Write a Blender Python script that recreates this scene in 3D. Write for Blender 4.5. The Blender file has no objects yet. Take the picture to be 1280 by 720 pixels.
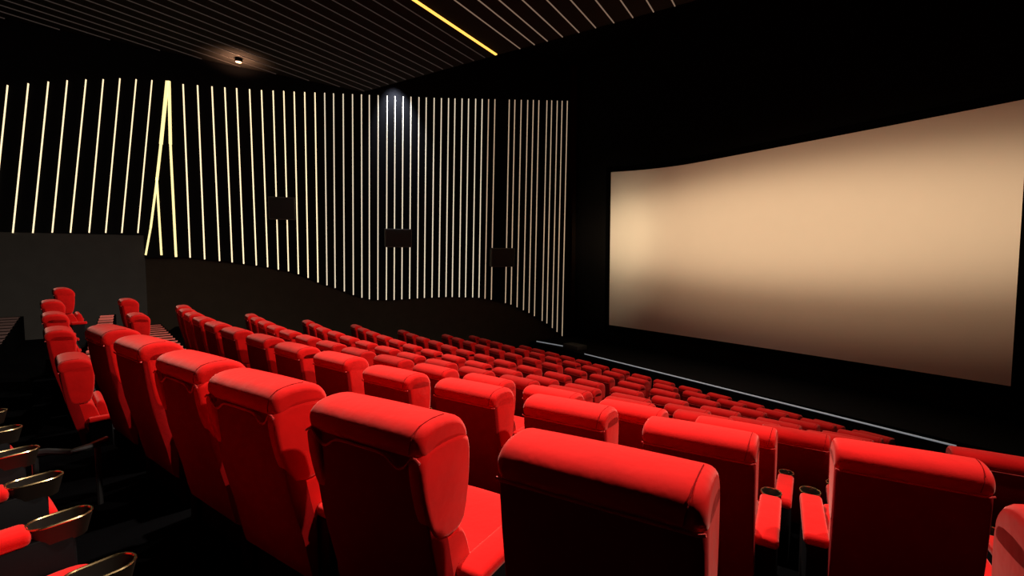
import bpy, bmesh, math, random
from mathutils import Vector, Matrix
random.seed(7)
S = bpy.context.scene
COL = S.collection
R = math.radians

# ------------------------------------------------------------------ materials
def mat(name, color, rough=0.6, metal=0.0, noise=0.0, nscale=20.0, bump=0.0, bscale=200.0,
        sheen=0.0, sheen_tint=(1, 1, 1), spec=0.5, emit=None, strength=0.0):
    m = bpy.data.materials.new(name); m.use_nodes = True
    nt = m.node_tree; b = nt.nodes['Principled BSDF']
    b.inputs['Base Color'].default_value = (*color, 1)
    b.inputs['Roughness'].default_value = rough
    b.inputs['Metallic'].default_value = metal
    b.inputs['Specular IOR Level'].default_value = spec
    if sheen:
        b.inputs['Sheen Weight'].default_value = sheen
        b.inputs['Sheen Roughness'].default_value = 0.45
        b.inputs['Sheen Tint'].default_value = (*sheen_tint, 1)
    tc = nt.nodes.new('ShaderNodeTexCoord')
    if noise:
        n = nt.nodes.new('ShaderNodeTexNoise'); n.inputs['Scale'].default_value = nscale
        n.inputs['Detail'].default_value = 4
        nt.links.new(tc.outputs['Object'], n.inputs['Vector'])
        mx = nt.nodes.new('ShaderNodeMix'); mx.data_type = 'RGBA'
        mx.inputs['A'].default_value = (*[c * (1 - noise) for c in color], 1)
        mx.inputs['B'].default_value = (*[min(1, c * (1 + noise)) for c in color], 1)
        nt.links.new(n.outputs['Fac'], mx.inputs['Factor'])
        nt.links.new(mx.outputs['Result'], b.inputs['Base Color'])
    if bump:
        n2 = nt.nodes.new('ShaderNodeTexNoise'); n2.inputs['Scale'].default_value = bscale
        nt.links.new(tc.outputs['Object'], n2.inputs['Vector'])
        bp = nt.nodes.new('ShaderNodeBump'); bp.inputs['Strength'].default_value = bump
        bp.inputs['Distance'].default_value = 0.01
        nt.links.new(n2.outputs['Fac'], bp.inputs['Height'])
        nt.links.new(bp.outputs['Normal'], b.inputs['Normal'])
    if emit:
        b.inputs['Emission Color'].default_value = (*emit, 1)
        b.inputs['Emission Strength'].default_value = strength
    return m

M = {
 'velvet': mat('red_velvet', (0.60, 0.0045, 0.004), 0.8, noise=0.22, nscale=7, bump=0.3, bscale=16, sheen=0.36, sheen_tint=(1, .50, .42), spec=.06),
 'shell': mat('red_shell_fabric', (0.21, 0.0025, 0.003), 0.9, noise=0.15, nscale=12, bump=0.1, bscale=60, sheen=0.04, sheen_tint=(1, .3, .3), spec=.05),
 'piping': mat('red_piping', (0.75, 0.05, 0.045), 0.5, sheen=.4, sheen_tint=(1, .6, .5), spec=.3),
 'black': mat('black_plastic', (0.003, 0.003, 0.0035), 0.55, noise=.2, spec=.15),
 'brass': mat('brass', (0.85, 0.62, 0.30), 0.22, metal=1.0, noise=.08),
 'cup': mat('cup_liner', (0.012, 0.008, 0.005), 0.45, metal=.2, noise=.2),
 'carpet': mat('dark_carpet', (0.0012, 0.0012, 0.0014), 1.0, noise=.4, nscale=80, spec=.02),
 'wallblack': mat('black_wall_fabric', (0.0035, 0.0035, 0.004), 0.95, noise=.3, nscale=30, spec=.1),
 'walllow': mat('brown_black_wall_fabric', (0.035, 0.026, 0.018), 0.95, noise=.2, nscale=3, spec=.1),
 'wallgrey': mat('charcoal_wall_panel', (0.060, 0.058, 0.052), 0.9, noise=.15, nscale=3, spec=.1),
 'ceil': mat('ceiling_black', (0.010, 0.009, 0.008), 0.9, noise=.3, nscale=6, spec=.15),
 'slat': mat('ceiling_trim_faint_glow', (0.03, 0.026, 0.022), 0.6, noise=.3, emit=(1, .72, .62), strength=0.022),  # faint glow put into the trim material
 'slatlit': mat('ceiling_trim_bright_glow', (0.10, 0.08, 0.06), 0.5, noise=.2, emit=(1, .66, .45), strength=0.17),  # brighter copy of the trim, stronger glow put into the material
 'ledyellow': mat('amber_led', (0.9, .6, .2), .4, noise=.05, emit=(1, .52, .09), strength=1.7),
 'ledwarm': mat('warm_led', (0.9, .8, .6), .4, noise=.05, emit=(1, .78, .47), strength=1.35),
 'ledpale': mat('pale_led', (0.9, .8, .6), .4, noise=.05, emit=(1, .86, .62), strength=0.72),
 'leddim': mat('dim_led', (0.9, .7, .5), .4, noise=.05, emit=(1, .74, .48), strength=0.42),
 'ledgold': mat('golden_led', (0.9, .8, .4), .4, noise=.05, emit=(1, .80, .35), strength=1.3),
 'ledcool': mat('cool_led', (0.6, .65, .7), .4, noise=.05, emit=(.80, .90, 1), strength=0.16),
 'screen': mat('screen_cloth', (0.80, 0.79, 0.77), 0.9, noise=.02, nscale=2, spec=.05),
 'masking': mat('screen_masking', (0.002, 0.002, 0.002), 1.0, noise=.3, spec=.0),
 'speaker': mat('speaker_box', (0.050, 0.050, 0.045), 0.7, noise=.2, spec=.3),
 'grille': mat('speaker_grille', (0.022, 0.022, 0.020), 0.8, noise=.4, nscale=200, spec=.2),
 'metal': mat('dark_metal', (0.12, 0.12, 0.12), 0.35, metal=.9, noise=.15),
 'treadshade': mat('shaded_striped_tread', (0.16, 0.10, 0.09), 0.7, noise=.2, spec=.1),  # shaded copy of the tread, dimmer light put into its colour
 'tread': mat('red_lit_striped_tread', (0.85, 0.20, 0.16), 0.6, noise=.2, spec=.2),  # red light on the step stripes is put into this colour
 'lampglass': mat('downlight_glass', (0.9, .6, .4), .3, noise=.05, emit=(1, .6, .35), strength=0.1),
}

# ------------------------------------------------------------------ helpers
def tag(o, label=None, cat=None, group=None, kind=None):
    if label: o['label'] = label
    if cat: o['category'] = cat
    if group: o['group'] = group
    if kind: o['kind'] = kind
    return o

def empty(name, loc=(0, 0, 0), rz=0.0):
    o = bpy.data.objects.new(name, None); COL.objects.link(o)
    o.empty_display_size = 0.1
    o.location = loc; o.rotation_euler = (0, 0, rz)
    return o

def obj(name, bm, m, parent=None, smooth=True):
    bmesh.ops.recalc_face_normals(bm, faces=bm.faces)
    me = bpy.data.meshes.new(name); bm.to_mesh(me); bm.free()
    if smooth:
        me.shade_smooth()
        me.set_sharp_from_angle(angle=R(38))
    me.materials.append(m)
    o = bpy.data.objects.new(name, me); COL.objects.link(o)
    if parent: o.parent = parent
    return o

def box_bm(x0, x1, y0, y1, z0, z1, bevel=0.0, seg=2, bm=None):
    t = bmesh.new()
    bmesh.ops.create_cube(t, size=1)
    for v in t.verts:
        v.co = Vector(((x0 + x1) / 2 + v.co.x * (x1 - x0), (y0 + y1) / 2 + v.co.y * (y1 - y0), (z0 + z1) / 2 + v.co.z * (z1 - z0)))
    if bevel: bmesh.ops.bevel(t, geom=list(t.edges), offset=bevel, segments=seg, profile=.5, affect='EDGES', clamp_overlap=True)
    if bm is None: return t
    me = bpy.data.meshes.new('tmp'); t.to_mesh(me); t.free(); bm.from_mesh(me); bpy.data.meshes.remove(me)
    return bm

def catmull(pts, n):
    out = []
    L = len(pts)
    for i in range(L):
        p0, p1, p2, p3 = pts[i - 1], pts[i], pts[(i + 1) % L], pts[(i + 2) % L]
        for k in range(n):
            t = k / n
            out.append(tuple(0.5 * ((2 * p1[j]) + (-p0[j] + p2[j]) * t + (2 * p0[j] - 5 * p1[j] + 4 * p2[j] - p3[j]) * t * t + (-p0[j] + 3 * p1[j] - 3 * p2[j] + p3[j]) * t ** 3) for j in (0, 1)))
    return out

def loft(profile, half, endr, n=3, x0=0.0, crown=0.0, bm=None, nx=6):
    """closed (y,z) outline swept along x, the ends rounded over endr; crown swells the middle"""
    P = catmull(profile, n) if n > 1 else list(profile)
    cy = sum(p[0] for p in P) / len(P); cz = sum(p[1] for p in P) / len(P)
    ext = max(max(abs(p[0] - cy) for p in P), 1e-4); exz = max(abs(p[1] - cz) for p in P)
    st = []
    for i in range(4):
        a = math.pi / 2 * i / 4
        st.append((half - endr * (1 - math.sin(a)), endr * (1 - math.cos(a))))
    st = [(x, s) for x, s in st]
    left = [(-half + endr * (1 - math.sin(math.pi / 2 * (1 - i / 4))), endr * (1 - math.cos(math.pi / 2 * (1 - i / 4)))) for i in range(4)]
    xs = []
    for i in range(5):
        a = math.pi / 2 * i / 4
        xs.append((-half + endr * (1 - math.cos(a)), endr * (1 - math.sin(a))))
    for i in range(1, nx):
        xs.append((-half + endr + (2 * half - 2 * endr) * i / nx, 0.0))
    for i in range(5):
        a = math.pi / 2 * (1 - i / 4)
        xs.append((half - endr * (1 - math.cos(a)), endr * (1 - math.sin(a))))
    own = bm is None
    if own: bm = bmesh.new()
    rings = []
    for x, s in xs:
        c = crown * (1 - (x / half) ** 2) if crown else 0
        ky = max(.02, (ext - s + c) / ext); kz = max(.02, (exz - s + c) / exz)
        rings.append([bm.verts.new((x0 + x, cy + (y - cy) * ky, cz + (z - cz) * kz)) for y, z in P])
    N = len(P)
    for a, b in zip(rings, rings[1:]):
        for i in range(N): bm.faces.new((a[i], a[(i + 1) % N], b[(i + 1) % N], b[i]))
    bm.faces.new(list(reversed(rings[0]))); bm.faces.new(rings[-1])
    return bm

def tube(points, rad, sides=8, closed=False, bm=None):
    own = bm is None
    if own: bm = bmesh.new()
    pts = [Vector(p) for p in points]; n = len(pts); rings = []
    for i, p in enumerate(pts):
        if closed: t = (pts[(i + 1) % n] - pts[i - 1]).normalized()
        else: t = (pts[min(i + 1, n - 1)] - pts[max(i - 1, 0)]).normalized()
        up = Vector((0, 0, 1)) if abs(t.z) < .95 else Vector((0, 1, 0))
        u = t.cross(up).normalized(); v = u.cross(t).normalized()
        rings.append([bm.verts.new(p + u * math.cos(2 * math.pi * k / sides) * rad + v * math.sin(2 * math.pi * k / sides) * rad) for k in range(sides)])
    m = n if closed else n - 1
    for i in range(m):
        a, b = rings[i], rings[(i + 1) % n]
        for k in range(sides): bm.faces.new((a[k], a[(k + 1) % sides], b[(k + 1) % sides], b[k]))
    if not closed:
        bm.faces.new(list(reversed(rings[0]))); bm.faces.new(rings[-1])
    return bm

# ------------------------------------------------------------------ the recliner seat
# origin on the floor under the top rear edge of the backrest, +y is the way the seat faces
def stadium(cx, y0, y1, z, w, n=8):
    r = w / 2; pts = []
    for i in range(n + 1):
        a = math.pi * i / n; pts.append((cx + r * math.cos(a), y1 - r + r * math.sin(a) * 1.0, z))
    for i in range(n + 1):
        a = math.pi + math.pi * i / n; pts.append((cx + r * math.cos(a), y0 + r + r * math.sin(a), z))
    return pts

def make_seat(arm=0.32, wide=0.275, name='cinema_chair', wings=False, folded=False, ah=-.078, cup=.765):
    t = empty(name)
    # rear shell, leaning: bottom stands further forward
    sh = loft([(-.024, .985), (-.030, .93), (.005, .66), (.070, .40), (.115, .20), (.165, .20), (.14, .42), (.085, .68), (.05, .93), (.02, 1.0)], wide - .004, .012, n=2)
    obj('back_shell', sh, M['shell'], t)
    # boxy upper cushion
    up = loft([(-.012, 1.01), (-.010, .93), (.008, .80), (.030, .70), (.060, .678), (.135, .678), (.172, .71), (.192, .80), (.200, .90), (.196, 1.0), (.15, 1.03), (.04, 1.035)], wide, .018, n=2, crown=.002)
    head = obj('headrest', up, M['velvet'], t)
    # pillow roll folded over the top
    bw = wide
    ro = loft([(-.036, .985), (-.046, 1.010), (-.042, 1.045), (-.012, 1.074), (.045, 1.086), (.115, 1.082), (.170, 1.058), (.202, 1.010), (.204, .965), (.190, .945), (.08, .950), (-.01, .965)], bw, .030, n=3, crown=.003)
    obj('pillow', ro, M['velvet'], head)
    # pleat stitched into the pillow near its right end
    px = bw * .86
    obj('pleat', tube([(px - .012, -.046, .992), (px - .008, -.0485, 1.012), (px - .002, -.0455, 1.040), (px + .002, -.036, 1.061), (px + .004, -.015, 1.0765), (px + .006, .012, 1.0835), (px + .008, .05, 1.0885), (px + .009, .10, 1.0870)], .0016, 6), M['shell'], head)
    if wings:
        for s in (-1, 1):
            w = loft([(-.042, .985), (-.050, .94), (-.034, .84), (-.004, .74), (.04, .682), (.12, .672), (.172, .70), (.198, .80), (.208, .90), (.200, .985), (.14, 1.01), (.02, 1.01)], .034, .022, n=2, x0=s * (wide - .028), nx=1)
            obj('side_cheek', w, M['velvet'], t)
    pp = []
    for i in range(33):
        u = -1 + 2 * i / 32; x = u * (wide - .002)
        if wings:
            z = .972 - .036 * math.exp(-((abs(u) - .66) / .16) ** 2) + .020 * math.exp(-((abs(u) - .90) / .07) ** 2)
            y = -.046 - .004 * (abs(u) > .8)
        else:
            z = .976 + (.006 if abs(u) > .95 else 0); y = -.040
        pp.append((x, y, z))
    obj('piping', tube(pp, .0045, 6), M['piping'], head)
    lb = loft([(.030, .668), (.070, .42), (.115, .30), (.19, .29), (.245, .34), (.240, .46), (.205, .60), (.165, .668), (.10, .672)], wide - .008, .020, n=3, crown=.003)
    obj('backrest', lb, M['velvet'], t)
    hw = arm - .066
    if folded:
        sc = loft([(.225, .40), (.200, .56), (.205, .64), (.24, .67), (.275, .64), (.300, .52), (.300, .42), (.26, .38)], hw, .03, n=3)
        obj('seat_cushion', sc, M['velvet'], t)
        obj('base', box_bm(-arm + .02, arm - .02, .12, .34, 0, .40, .012, 1), M['black'], t)
        for s in (-1, 1):
            cx = s * arm
            ar = obj('armrest', box_bm(cx - .03, cx + .03, .14, .33, .50, .545, .014, 2), M['velvet'], t)
            obj('arm_panel', box_bm(cx - .022, cx + .022, .14, .31, .0, .505, .01, 1), M['black'], ar)
        return t
    sc = loft([(.20, .30), (.20, .42), (.28, .435), (.48, .438), (.70, .452), (.79, .438), (.825, .39), (.815, .32), (.74, .285), (.45, .28)], hw, .035, n=3, crown=.008)
    obj('seat_cushion', sc, M['velvet'], t)
    ft = loft([(.79, .10), (.765, .28), (.80, .325), (.845, .29), (.855, .18), (.84, .10), (.81, .07)], hw - .005, .02, n=2)
    obj('footrest', ft, M['velvet'], t)
    bs = box_bm(-arm + .02, arm - .02, .16, .76, 0, .275, .012, 1)
    obj('base', bs, M['black'], t)
    for s in (-1, 1):
        cx = s * arm
        a = box_bm(cx - .058, cx + .058, .13, .655, .565 + ah, .622 + ah, .022, 3)
        ar = obj('armrest', a, M['velvet'], t)
        obj('arm_panel', box_bm(cx - .046, cx + .046, .13, cup - .06, .02, .572 + ah, .012, 2), M['black'], ar)
        cb = bmesh.new()
        o_ = stadium(cx, .640, cup, .612 + ah, .112); lo = stadium(cx, .655, cup - .02, .535 + ah, .090)
        inn = stadium(cx, .648, cup - .008, .612 + ah, .098); bot = stadium(cx, .660, cup - .02, .552 + ah, .080)
        R_ = [[cb.verts.new(p) for p in q] for q in (lo, o_, inn, bot)]
        n = len(o_)
        for A, B in zip(R_, R_[1:]):
            for i in range(n): cb.faces.new((A[i], A[(i + 1) % n], B[(i + 1) % n], B[i]))
        cb.faces.new(R_[0]); cb.faces.new(list(reversed(R_[-1])))
        obj('cup_holder', cb, M['cup'], ar)
        obj('cup_rim', tube(stadium(cx, .643, cup - .003, .614 + ah, .108), .0045, 6, closed=True), M['brass'], ar)
    return t

def copy_tree(o, parent=None):
    c = o.copy(); COL.objects.link(c)
    if parent: c.parent = parent
    for ch in list(o.children): copy_tree(ch, c)
    return c

proto = make_seat()
used = [False]
def seat(x, y, zf, yaw, label, group, src=None):
    if src is None:
        if used[0]: o = copy_tree(proto)
        else: o = proto; used[0] = True
    else: o = src
    o.location = (x, y, zf); o.rotation_euler = (0, 0, yaw)
    return tag(o, label, 'chair', group)

# auditorium: concentric rows about C, each nearer the screen and lower
CX, CY, R0, DR = -12.665, 27.35, 29.0, 1.4462
H0, DZ, TOP = 0.5265, 0.3486, 1.080
PITCH = .80
def top_z(k): return -(H0 + k * DZ)
def floor_z(k): return top_z(k) - TOP
def on_row(k, idx):
    r = R0 - k * DR; t = idx * PITCH / r
    return CX + r * math.sin(t), CY - r * math.cos(t), t     # yaw = t (seat's +y points at C)

ORD = ['first', 'second', 'third', 'fourth', 'fifth', 'sixth', 'seventh', 'eighth', 'ninth', 'tenth', 'eleventh', 'twelfth',
       'thirteenth', 'fourteenth', 'fifteenth', 'sixteenth', 'seventeenth', 'eighteenth', 'nineteenth', 'twentieth', 'twenty-first', 'twenty-second', 'twenty-third']

# nearest row seen from behind (k = 0): measured seats
near = [(-.87, .87, 24.5), (-1.61, .51, 23.5), (-2.33, .21, 22), (-3.05, -.02, 20), (-3.91, -.29, 19), (-4.76, -.55, 18)]
nl = ['largest red seat at the bottom centre, its dark rear reaching the lower picture edge',
      'red seat just left of the largest one, lit seat cushion showing beside it',
      'nearest-row red seat, third from the largest, piped curved seam on its dark back',
      'nearest-row red seat, fourth from the largest, wavy piped seam under the headrest',
      'nearest-row red seat, fifth from the largest, between the wavy-seamed seat and the row end',
      'last red seat at the left end of the nearest row, beside the striped steps']
wing = make_seat(wings=True, wide=.285)
fold = make_seat(folded=True, wide=.285)
fu = [False]
def fsrc():
    if fu[0]: return copy_tree(fold)
    fu[0] = True; return fold
for n_, ((x, y, a), l) in enumerate(zip(near, nl)):
    src = (wing if n_ == 1 else copy_tree(wing)) if n_ in (1, 2, 3) else (fsrc() if n_ == 0 else None)
    seat(x, y, floor_z(0), R(a), l, 'seats of the nearest row', src=src)
seat(.11, 1.47, floor_z(0), R(26), 'red seat cut off by the bottom right corner of the picture', 'seats of the nearest row', src=fsrc())

# second row (k = 1)
row1 = [(-.67, 2.62), (-1.40, 2.13), (-2.12, 1.86), (-2.83, 1.58), (-3.55, 1.28), (-4.42, 1.08), (-5.19, .85), (-6.01, .66)]
for j, (x, y) in enumerate(row1):
    t = math.atan2(x - CX, CY - y)
    seat(x, y, floor_z(1), t, 'red seat of the second row, %s from the right of its eight wide ones' % ORD[j], 'seats of the second row')
for j in range(6):
    x = -6.85 - j * .81; t = math.asin((x - CX) / (R0 - 1.02 * DR)); y = CY - (R0 - 1.02 * DR) * math.cos(t)
    seat(x, y, floor_z(1), t, 'red seat in the second row, %s from its left end, overlapping its neighbours' % ORD[5 - j], 'seats of the second row')
seat(.075, 2.93, floor_z(1), R(26), 'red seat of the second row cut off by the right picture edge', 'seats of the second row')

# rows flatten toward the screen: y = Y_ROW + CURV * (x - XC)^2
XC = -12.665
Y_ROW = {0: -1.65, 1: -.205, 2: 1.12, 3: 2.50, 4: 3.98, 5: 5.58, 6: 7.35, 7: 9.05, 8: 10.60, 9: 12.1}
CURV = {0: .0175, 1: .0188, 2: .0186, 3: .0175, 4: .0155, 5: .0125, 6: .0085, 7: .0040, 8: .0, 9: 0}
def y_row(k, x):
    if k < 0: return y_row(0, x) + k * DR
    return Y_ROW[k] + CURV[k] * (x - XC) ** 2
ROWN = ['nearest', 'second', 'third', 'fourth', 'fifth', 'sixth', 'seventh', 'eighth', 'front']
def row(k, xr, xl, extra=()):
    """seats from the right aisle back to the left wall, labelled from the wall"""
    xs = list(extra); x = xr
    while x > xl:
        xs.append(x); x -= .800 / math.sqrt(1 + (2 * CURV[k] * (x - XC)) ** 2)
    for j, x in enumerate(sorted(xs)):
        sl = 2 * CURV[k] * (x - XC); y = y_row(k, x)
        seat(x, y + random.uniform(-.015, .015), floor_z(k), math.atan(sl) + R(random.uniform(-1.0, 1.0)),
             'red seat in the %s row from the camera, %s from the left wall' % (ROWN[k], ORD[j]) if k < 8 else 'red seat in the row closest to the screen, %s from the left wall' % ORD[j], 'seats of the %s row' % ROWN[k])
row(2, -1.86, -12.2, (-.95,))
row(3, -1.98, -13.4)
seat(-.80, 5.27, floor_z(3), R(22), 'red seat at the right beyond an aisle, its top touching the stage light line', 'seats of the fourth row')
row(4, -2.10, -14.4)
row(5, -2.40, -14.9)
row(6, -2.70, -15.4)
row(7, -2.95, -15.9)
row(8, -3.25, -15.2)

# side block beyond the striped steps, seats rising toward the left wall
left = [(-5.98, -.97, -.91, 'nearest and lowest of the red seats stepping up at the far left'),
        (-7.13, -1.25, -.76, 'second red seat of the stepping group at the far left, glinting on its top edge'),
        (-8.27, -1.47, -.68, 'third red seat of the stepping group at the far left'),
        (-9.41, -1.68, -.59, 'fourth red seat of the stepping group at the far left, its headrest leftmost'),
        (-10.45, -1.72, -.46, 'topmost darker red seat of the stepping group at the far left')]
for x, y, zt, l in left: seat(x, y, zt - TOP, R(11), l, 'stepping seats at the far left', src=fsrc())
two = [(-9.22, -.70, -.83, 'lower red seat of the pair standing alone between the two striped step flights'),
       (-10.65, -.92, -.69, 'upper red seat of the pair standing alone between the two striped step flights')]
for x, y, zt, l in two: seat(x, y, zt - TOP, R(9), l, 'pair of seats between the step flights', src=fsrc())

# row at the camera's left, only armrests and cup holders reach into the picture
q = make_seat(arm=.258, wide=.27, ah=0, cup=.835)
rear = []
for j in range(3):
    o = q if j == 0 else copy_tree(q)
    x, y = -1.94 - .98 * j, -1.04 - .33 * j
    seat(x, y, -1.60, R(19), ['red armrests with the largest brass-rimmed cup holders at the bottom left corner',
                         'red armrests with brass-rimmed cup holders at the left edge, middle pair',
                         'topmost red armrests with small cup holders at the left picture edge'][j], 'row behind the nearest row', src=o)

# ------------------------------------------------------------------ floor tiers (one stepped floor)
XL, XR, YF, YB = -16.9, 4.0, 15.6, -6.5
def floor_mesh():
    bm = bmesh.new(); BOT = -5.6
    def ring_block(ro, ri, z, xl, xr, n=40):
        cols = []
        for i in range(n + 1):
            x = xl + (xr - xl) * i / n
            cols.append((x, max(YB, min(YF, ro(x))), max(YB, min(YF, ri(x)))))
        prev = None
        for x, y0, y1 in cols:
            cur = [bm.verts.new((x, y0, BOT)), bm.verts.new((x, y1, BOT)), bm.verts.new((x, y1, z)), bm.verts.new((x, y0, z))]
            if prev:
                for i in range(4): bm.faces.new((prev[i], prev[(i + 1) % 4], cur[(i + 1) % 4], cur[i]))
            else: bm.faces.new(cur)
            prev = cur
        bm.faces.new(list(reversed(prev)))
    for k in range(-3, 9):
        ro = lambda x, k=k: y_row(k, x) - .42
        ri = lambda x, k=k: y_row(k + 1, x) - .42
        if k in (-3, -2, -1, 0):
            zz = floor_z(k) if k >= 0 else (floor_z(0) if k == -1 else floor_z(-1))
            ring_block(ro, ri, zz, -5.28, XR)
            ring_block(ro, ri, floor_z(1) - .09, XL, -5.28)
        else:
            ring_block(ro, ri, floor_z(k), XL, XR)
    box_bm(XL, XR, YB, YF, -5.6, floor_z(8), bm=bm)
    return bm
tag(obj('floor', floor_mesh(), M['carpet'], smooth=False), kind='structure')

rl = tube([(-4.02, -.84, -1.19), (-4.00, -.74, -1.19), (-3.93, -.62, -1.2), (-3.98, -.55, -1.2), (-4.09, -.47, -1.2)], .022, 8)
for v in ((-4.01, -.80), (-4.03, -.51)):
    tube([(v[0], v[1], floor_z(0)), (v[0], v[1], -1.2)], .016, 8, bm=rl)
tag(obj('handrail', rl, M['metal']), 'low dark bent rail on the floor left of the nearest row', 'rail')
# plinths that lift the side seats
pb = bmesh.new()
for x, y, zt, l in left + two: box_bm(x - .42, x + .42, y - .10, y + .32, floor_z(1) - .12, zt - TOP - .001, .004, 1, bm=pb)
tag(obj('floor_side_steps', pb, M['carpet'], smooth=False), kind='structure')

def stair(name, pts, n, label, tm='tread'):
    """low flight of striped treads: pts = (x, y_left, y_right, z) at the bottom and the top"""
    (xa, la, ra, za), (xb, lb_, rb, zb) = pts
    t = empty(name, (xa, (la + ra) / 2, floor_z(1) - .09)); tag(t, label, 'stairs', 'striped step flights by the left wall')
    body = bmesh.new()
    for i in range(n):
        u0, u1 = i / n, (i + 1) / n
        x0 = xa + (xb - xa) * u0; x1 = xa + (xb - xa) * u1; um = (u0 + u1) / 2
        l = la + (lb_ - la) * um; r = ra + (rb - ra) * um; z = za + (zb - za) * um
        box_bm(x1, x0, l, r, floor_z(1) - .09, z, 0, bm=body)
        w = abs(x1 - x0) * .36
        tr = box_bm(x0 - w, x0 + .004, l + .01, r - .01, z - .03, z + .012, .005, 1)
        o = obj('tread_nosing', tr, M[tm], t, smooth=False)
        o.matrix_parent_inverse = Matrix.Translation(-Vector(t.location))
    o = obj('stair_body', body, M['carpet'], t, smooth=False)
    o.matrix_parent_inverse = Matrix.Translation(-Vector(t.location))
stair('striped_stairs', [(-7.7, -1.13, -.84, -1.42), (-12.7, -1.45, -1.22, -1.12)], 15, 'red-lit striped steps by the wall between the far left seats and the nearest row')
stair('striped_stairs', [(-11.6, -1.0, .0, -1.84), (-16.7, -1.25, -.62, -1.82)], 12, 'red-lit striped steps by the wall, right of the lone pair of seats')
stair('striped_stairs', [(-11.4, -5.0, -2.75, -1.75), (-16.7, -6.2, -3.4, -1.40)], 13, 'dim striped steps at the extreme left edge behind the stepping seats', 'treadshade')

# ------------------------------------------------------------------ room shell
def slab(name, x0, x1, y0, y1, z0, z1, m):
    return tag(obj(name, box_bm(x0, x1, y0, y1, z0, z1), m, smooth=False), kind='structure')
slab('wall_left', -17.25, -17.05, YB, YF, -5.6, 9.2, M['walllow'])
slab('wall_right', XR, XR + .2, YB, YF, -5.6, 9.2, M['wallblack'])
slab('wall_back', -17.25, XR + .2, YB - .2, YB, -5.6, 9.2, M['wallblack'])
slab('wall_front', -17.25, XR + .2, YF, YF + .2, -5.6, 9.2, M['wallblack'])
slab('ceiling', -17.25, XR + .2, YB, YF, 9.2, 9.4, M['wallblack'])

# curved-bottom black cladding that carries the light strips
TOPS = [([0.14,5.09],[0.14,0.07]),([0.49,5.13],[0.5,0.02]),([0.85,5.17],[0.88,-0.03]),([1.18,5.21],[1.21,-0.07]),([1.49,5.25],[1.52,-0.12]),([1.84,5.29],[1.87,-0.17]),([2.17,5.33],[2.19,-0.23]),([2.5,5.38],[2.5,-0.31]),([2.81,5.43],[2.8,-0.37]),([3.12,5.47],[3.1,-0.47]),([3.44,5.52],[3.4,-0.6]),([3.76,5.57],[3.71,-0.76]),([4.07,5.62],[4.0,-0.87]),([4.36,5.66],[4.27,-0.97]),([4.68,5.71],[4.58,-1.1]),([5.0,5.76],[4.89,-1.24]),([5.31,5.81],[5.19,-1.35]),([5.59,5.85],[5.46,-1.42]),([5.91,5.9],[5.77,-1.46]),([6.24,5.95],[6.09,-1.48]),([6.54,5.99],[6.39,-1.49]),([6.85,6.04],[6.69,-1.48]),([7.16,6.09],[7.0,-1.48]),([7.48,6.14],[7.32,-1.47]),([7.78,6.18],[7.61,-1.47]),([8.11,6.23],[7.93,-1.47]),([8.42,6.28],[8.23,-1.47]),([8.73,6.34],[8.54,-1.47]),([9.01,6.38],[8.82,-1.49]),([9.33,6.44],[9.14,-1.51]),([9.63,6.49],[9.43,-1.53]),([9.96,6.55],[9.77,-1.55]),([10.27,6.6],[10.07,-1.57]),([10.58,6.65],[10.37,-1.63]),([10.89,6.71],[10.68,-1.69]),([11.62,6.83],[11.41,-1.87]),([11.91,6.88],[11.7,-1.95]),([12.25,6.94],[12.03,-2.09]),([12.6,7.0],[12.38,-2.24]),([12.91,7.06],[12.69,-2.38]),([13.22,7.11],[13.0,-2.55]),([13.68,7.19],[13.45,-2.8]),([13.96,7.24],[13.73,-2.94]),([14.29,7.29],[14.06,-3.18]),([14.58,7.34],[14.35,-3.39]),([14.9,7.4],[14.67,-3.62])]
cl = bmesh.new()
outline = [(-.92, .06)] + [(b[0], b[1]) for a, b in TOPS] + [(15.1, -3.95), (15.1, 9.15), (-.92, 9.15)]
F = [cl.verts.new((-16.93, y, z)) for y, z in outline]; Bk = [cl.verts.new((-17.05, y, z)) for y, z in outline]
cl.faces.new(F); cl.faces.new(list(reversed(Bk)))
for i in range(len(F)): cl.faces.new((F[i], F[(i + 1) % len(F)], Bk[(i + 1) % len(F)], Bk[i]))
tag(obj('wall_left_cladding', cl, M['wallblack'], smooth=False), kind='structure')
slab('wall_left_rear_cladding', -17.05, -16.93, YB, -.92, .70, 9.15, M['wallblack'])
slab('wall_left_rear_panel', -17.05, -16.95, YB, -.92, -4.0, .70, M['wallgrey'])

XW = -16.925
def strip(a, b, w, m, label, group, name='light_strip', par=None):
    """vertical LED bar on the left wall between (y,z) points"""
    bm = bmesh.new()
    d = Vector((0, b[0] - a[0], b[1] - a[1])).normalized(); s = Vector((0, -d.z, d.y)) * w / 2
    A, B = Vector((XW, *a)), Vector((XW, *b)); o = Vector((.022, 0, 0))
    vs = [bm.verts.new(p) for p in (A - s, A + s, B + s, B - s, A - s * .8 + o, A + s * .8 + o, B + s * .8 + o, B - s * .8 + o)]
    for f in ((0, 1, 2, 3), (4, 5, 6, 7), (0, 1, 5, 4), (1, 2, 6, 5), (2, 3, 7, 6), (3, 0, 4, 7)): bm.faces.new([vs[i] for i in f])
    ob = obj(name, bm, m, par, smooth=False)
    if par is None: tag(ob, label, 'light strip', group)
    return ob
N = len(TOPS)
spk = {6: ('left', 1.98, 1.27), 7: ('left', 1.98, 1.27)}
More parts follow.
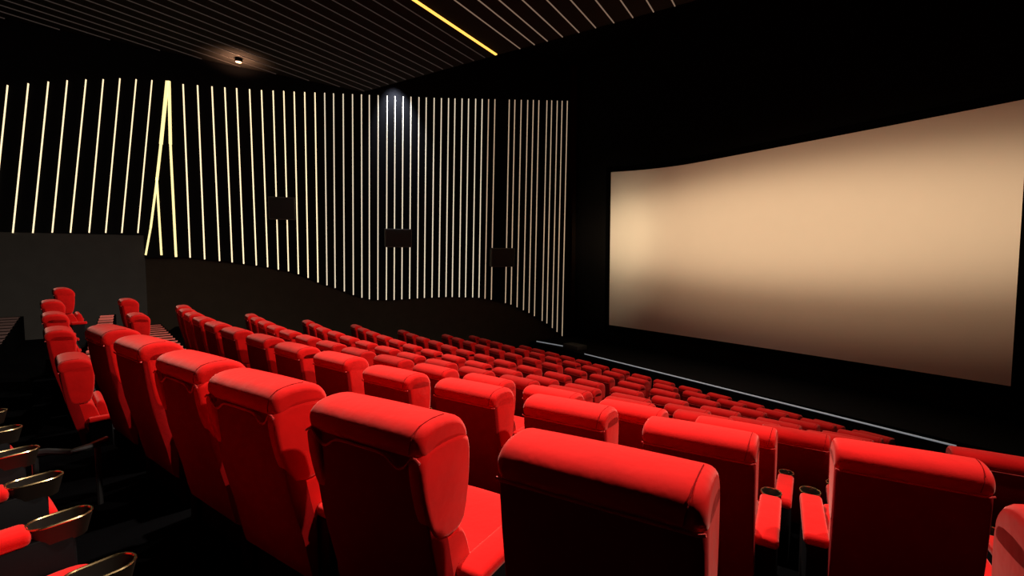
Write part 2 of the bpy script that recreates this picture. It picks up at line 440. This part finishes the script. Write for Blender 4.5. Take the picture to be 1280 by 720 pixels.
for i, (a, b) in enumerate(TOPS):
    m = M['ledwarm'] if i < 12 else (M['ledpale'] if i < 33 else M['leddim'])
    strip(a, b, .035 if i < 20 else .037, m,
          'upright wall light strip, %s' % (
              'one of those between the golden joined strips and the largest speaker' if i < 6 else
              'one of those beside or behind the largest wall speaker' if i < 9 else
              'one of those between largest and middle wall speaker' if i < 17 else
              'one of those behind the middle wall speaker' if i < 20 else
              'one of those between middle and smallest wall speaker' if i < 33 else
              'one of those at the smallest wall speaker' if i < 36 else
              'one of the long dim ones nearest the cinema screen'), 'upright wall light strips ' + ('left of the largest speaker' if i < 6 else 'at the largest speaker' if i < 9 else 'between the two larger speakers' if i < 17 else 'at the middle speaker' if i < 20 else 'right of the middle speaker' if i < 33 else 'at the smallest speaker' if i < 36 else 'nearest the screen'))
L2 = [([-3.45,4.32],[-3.88,0.67]),([-3.08,4.44],[-3.52,0.68]),([-2.71,4.56],[-3.16,0.69]),([-2.35,4.67],[-2.8,0.71]),([-1.98,4.77],[-2.45,0.72]),([-1.63,4.85],[-2.08,0.73]),([-1.28,4.95],[-1.74,0.74]),([-0.93,5.0],[-1.4,0.75]),([-0.58,5.05],[-1.05,0.76])]
L2 = [([-3.82, 4.20], [-4.25, .66])] + L2
for i, (a, b) in enumerate(L2):
    strip(a, b, .029, M['ledwarm'], 'leaning light strip above the charcoal panel, %s leftward from the golden joined strips' % ORD[len(L2) - 1 - i], 'leaning wall light strips')
fan = empty('fan_light', (XW, -.4, .1)); tag(fan, 'bright golden light strips joined at the top like a narrow letter A', 'light strip')
for pts, w in (([[-.23, 5.1], [-.44, 3.3], [-.57, 2.27], [-.76, .91], [-.9, .14]], .085), ([[-.19, 5.11], [-.22, 3.33], [-.2, .09]], .075), ([[-.57, 2.34], [-.54, .14]], .05)):
    bm = bmesh.new()
    for (a, b) in zip(pts, pts[1:]):
        d = Vector((0, b[0] - a[0], b[1] - a[1])).normalized(); s = Vector((0, -d.z, d.y)) * w / 2
        A, B = Vector((XW, *a)), Vector((XW, *b)); o = Vector((.03, 0, 0))
        vs = [bm.verts.new(p) for p in (A - s, A + s, B + s, B - s, A - s * .8 + o, A + s * .8 + o, B + s * .8 + o, B - s * .8 + o)]
        for f in ((0, 1, 2, 3), (4, 5, 6, 7), (0, 1, 5, 4), (1, 2, 6, 5), (2, 3, 7, 6), (3, 0, 4, 7)): bm.faces.new([vs[j] for j in f])
        w = max(.045, w * .78)
    o = obj('light_bar', bm, M['ledgold'], fan, smooth=False); o.matrix_parent_inverse = Matrix.Translation(-Vector(fan.location))

# wall speakers
for (y0, y1, z0, z1, l) in ((2.22, 2.98, 1.28, 1.99, 'largest dark box speaker on the striped wall, nearest the camera'),
                            (5.95, 6.90, .47, 1.13, 'middle dark box speaker on the striped wall'),
                            (10.46, 11.5, -.28, .50, 'smallest dark box speaker on the striped wall, nearest the screen')):
    t = empty('box_speaker', (-16.52, (y0 + y1) / 2, (z0 + z1) / 2)); t.rotation_euler = (0, R(6), R(-14)); tag(t, l, 'speaker', 'wall speakers')
    w, h = (y1 - y0) / 2, (z1 - z0) / 2
    obj('cabinet', box_bm(-.12, .14, -w, w, -h, h, .02, 2), M['speaker'], t)
    obj('grille', box_bm(.135, .155, -w + .03, w - .03, -h + .03, h - .03, .01, 2), M['grille'], t)
    obj('bracket', tube([(-.12, 0, 0), (-.43, -.10, .045)], .03), M['metal'], t)

# ------------------------------------------------------------------ slatted ceiling raft
D2 = Vector((-.397, .918, 0)); N2 = Vector((.918, .397, 0)); ZC = 5.9
def uv(u, v, z): p = N2 * u + D2 * v; return Vector((p.x, p.y, z))
rb = bmesh.new()
poly = [uv(.2, -1, 0), uv(.2, 11.62, 0), uv(-12.6, 11.62, 0)]
poly = [p for p in poly]
# clip to the room at the left wall
pl = [Vector((-.2 + .2, -4.0, 0)), uv(1.5, 11.62, 0)]
xl = -16.9
vL = 11.62; uL = (xl + .397 * vL) / .918
poly = [Vector((xl, -5.0, 0)), Vector((1.0, -5.0, 0)), uv(1.4, 11.62, 0), uv(uL, vL, 0)]
lo = [rb.verts.new((p.x, p.y, ZC)) for p in poly]; hi = [rb.verts.new((p.x, p.y, ZC + .25)) for p in poly]
rb.faces.new(lo); rb.faces.new(list(reversed(hi)))
for i in range(4): rb.faces.new((lo[i], lo[(i + 1) % 4], hi[(i + 1) % 4], hi[i]))
tag(obj('ceiling_raft', rb, M['ceil'], smooth=False), kind='structure')

def ceil_bar(u, v0, v1, w, h, m, label, group, name):
    # keep inside the room
    v0 = max(v0, (-4.9 - N2.y * u) / D2.y)
    while v1 > v0 and (N2 * u + D2 * v1).x < xl + .05: v1 -= .1
    if v1 - v0 < 1: return None
    bm = bmesh.new()
    c = [uv(u - w / 2, v0, ZC - h), uv(u + w / 2, v0, ZC - h), uv(u + w / 2, v1, ZC - h), uv(u - w / 2, v1, ZC - h)]
    c2 = [Vector((p.x, p.y, ZC - .0005)) for p in c]
    A = [bm.verts.new(p) for p in c]; B = [bm.verts.new(p) for p in c2]
    bm.faces.new(A); bm.faces.new(list(reversed(B)))
    for i in range(4): bm.faces.new((A[i], A[(i + 1) % 4], B[(i + 1) % 4], B[i]))
    o = obj(name, bm, m, smooth=False)
    return tag(o, label, 'ceiling light' if 'light' in name else 'ceiling strip', group)
us = [-2.74, -3.23, -3.73, -4.21, -4.69, -5.15, -5.62, -6.07, -6.47, -6.93]
for i, u in enumerate(us):
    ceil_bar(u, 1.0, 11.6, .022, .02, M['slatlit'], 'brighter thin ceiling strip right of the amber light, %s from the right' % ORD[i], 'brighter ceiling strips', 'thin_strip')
ceil_bar(-7.70, 1.0, 11.55, .065, .03, M['ledyellow'], 'bright amber linear light on the dark slatted ceiling', None, 'linear_light')
u = -8.10; i = 0
while u > -18:
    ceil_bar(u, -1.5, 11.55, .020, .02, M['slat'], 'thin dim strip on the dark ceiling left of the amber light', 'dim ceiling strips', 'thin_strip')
    u -= .395; i += 1

# ------------------------------------------------------------------ screen
SX0, SX1, SZ0, SZ1, SY = -14.5, -2.18, -2.86, 3.53, 15.4
t = empty('cinema_screen', ((SX0 + SX1) / 2, SY, SZ0)); tag(t, 'huge wide cinema screen glowing beige at the right, framed in black', 'screen')
bm = bmesh.new(); nx, nz = 40, 16
cx_ = (SX0 + SX1) / 2; hwid = (SX1 - SX0) / 2
def sc_pt(i, j):
    u = -1 + 2 * i / nx; z = SZ0 + (SZ1 - SZ0) * j / nz
    edge = max(0, -u - .35) / .65
    z += .27 * edge ** 1.6 * (j / nz)
    return Vector((cx_ + hwid * u, SY - .10 * u * u, z))
g = [[bm.verts.new(sc_pt(i, j)) for j in range(nz + 1)] for i in range(nx + 1)]
for i in range(nx):
    for j in range(nz): bm.faces.new((g[i][j], g[i + 1][j], g[i + 1][j + 1], g[i][j + 1]))
o = obj('screen_surface', bm, M['screen'], t); o.matrix_parent_inverse = Matrix.Translation(-Vector(t.location))
bm = bmesh.new()
def frame_loop(ins, dy):
    pts = [sc_pt(i, 0) + Vector((0, dy, -ins)) for i in range(nx + 1)] + [sc_pt(i, nz) + Vector((0, dy, ins)) for i in range(nx, -1, -1)]
    pts[0].x -= ins; pts[-1].x -= ins; pts[nx].x += ins; pts[nx + 1].x += ins
    return [bm.verts.new(p) for p in pts]
a_ = frame_loop(-.0, -.02); b_ = frame_loop(.22, -.06); c_ = frame_loop(.22, .12)
n = len(a_)
for X, Y in ((a_, b_), (b_, c_)):
    for i in range(n): bm.faces.new((X[i], X[(i + 1) % n], Y[(i + 1) % n], Y[i]))
o = obj('screen_masking', bm, M['masking'], t, smooth=False); o.matrix_parent_inverse = Matrix.Translation(-Vector(t.location))

# stage below the screen and its front light line
slab('floor_stage', -16.9, XR, 12.75, YF, -5.0, -3.68, M['wallblack'])
def line(name, p, q, r, m, label, group=None):
    o = obj(name, tube([p, q], r, 8), m); return tag(o, label, 'light strip', group)
line('stage_edge_light', (-13.30, 12.70, -3.66), (-2.45, 12.36, -3.66), .020, M['ledcool'], 'long thin pale light line along the stage edge below the screen')
line('stage_edge_light', (-16.35, 12.70, -3.60), (-15.0, 13.05, -3.64), .024, M['ledcool'], 'short pale light line left of the long stage line, under the striped wall')
o = obj('stage_speaker', box_bm(-14.9, -14.0, 12.95, 13.5, -3.68, -3.50, .03, 2), M['speaker']); tag(o, 'low black box on the stage between the short and the long light lines', 'speaker')

# ------------------------------------------------------------------ lights
def spot(name, loc, target, energy, color, size, blend=1.0, soft=.3, sx=1, sy=1):
    l = bpy.data.lights.new(name, 'SPOT'); l.energy = energy; l.color = color; l.spot_size = R(size); l.spot_blend = blend; l.shadow_soft_size = soft
    o = bpy.data.objects.new(name, l); COL.objects.link(o); o.location = loc
    d = Vector(target) - Vector(loc); o.rotation_euler = d.to_track_quat('-Z', 'Y').to_euler(); o.scale = (sx, sy, 1)
    return o
def fixture(loc, label, m='lampglass'):
    t = empty('downlight', loc); tag(t, label, 'ceiling light')
    obj('lamp_housing', tube([(0, 0, .0), (0, 0, .10)], .10, 20), M['black'], t)
    obj('lamp_glass', tube([(0, 0, -.012), (0, 0, 0)], .08, 20), M[m], t)

# house lights over the seats
spot('house_light', (1.6, 4.9, 5.0), (-5.0, 1.0, -1), 2300, (1, .84, .72), 110, 1, .12)
spot('house_light', (-3.9, 3.0, 5.7), (-2.7, 1.4, -1), 3700, (1, .86, .76), 52, 1, .12)
spot('house_light', (-4.5, 4.4, 5.7), (-4.5, 3.0, -1), 600, (1, .86, .76), 110, 1, .15)
spot('house_light', (-8.5, 5.2, 5.7), (-9.5, 1.0, -1), 2300, (1, .86, .76), 95, 1, .15)
spot('house_light', (-7.0, 10.0, 6.0), (-7.5, 7.5, -3), 1900, (1, .86, .76), 100, 1, .15)
# projector light on the screen
spot('projector_light', (-8.0, -5.0, 5.2), (-7.2, 15.4, 1.0), 9000, (1, .70, .41), 62, 1, .2, 1.0, .19)
spot('projector_light', (-8.0, -5.0, 5.2), (-7.2, 15.4, .95), 6300, (1, .64, .35), 62, 1, .2, 1.0, .30)
spot('projector_light', (-8.0, -5.0, 5.2), (-7.2, 15.4, .8), 700, (1, .58, .32), 62, 1, .2, 1.0, .43)
spot('projector_light', (-8.0, -5.0, 5.2), (-14.4, 15.4, .95), 3000, (1, .80, .48), 22, 1, .2, .8, 1.0)
spot('projector_light', (-8.0, -5.0, 5.2), (-13.9, 15.4, .95), 3000, (1, .80, .48), 13, 1, .2, .8, 1.0)

# downlight glow by the ceiling at the left wall, and a cool wall washer
fixture((-16.2, 1.5, 5.80), 'small warm downlight glowing at the edge of the dark slatted ceiling')
spot('downlight_beam', (-16.2, 1.5, 5.3), (-16.6, 1.5, 9), 260, (1, .50, .28), 130, 1, .1)
spot('wall_wash', (-16.3, 6.5, 6.6), (-16.9, 6.6, 5.4), 900, (.75, .8, 1), 70, 1, .1)

w = bpy.data.worlds.new('World'); S.world = w; w.use_nodes = True
w.node_tree.nodes['Background'].inputs['Color'].default_value = (.01, .008, .007, 1)
w.node_tree.nodes['Background'].inputs['Strength'].default_value = .1

# ------------------------------------------------------------------ camera
cd = bpy.data.cameras.new('camera'); co = bpy.data.objects.new('camera', cd); COL.objects.link(co)
cd.sensor_width = 36; cd.lens = 588 / 1280 * 36; cd.clip_start = .02; cd.clip_end = 200
co.location = (0, 0, 0); co.rotation_euler = (R(90) - math.atan(35 / 588), 0, R(55.2))
S.camera = co
S.view_settings.view_transform = 'Standard'; S.view_settings.look = 'None'
S.view_settings.exposure = 0; S.view_settings.gamma = 1
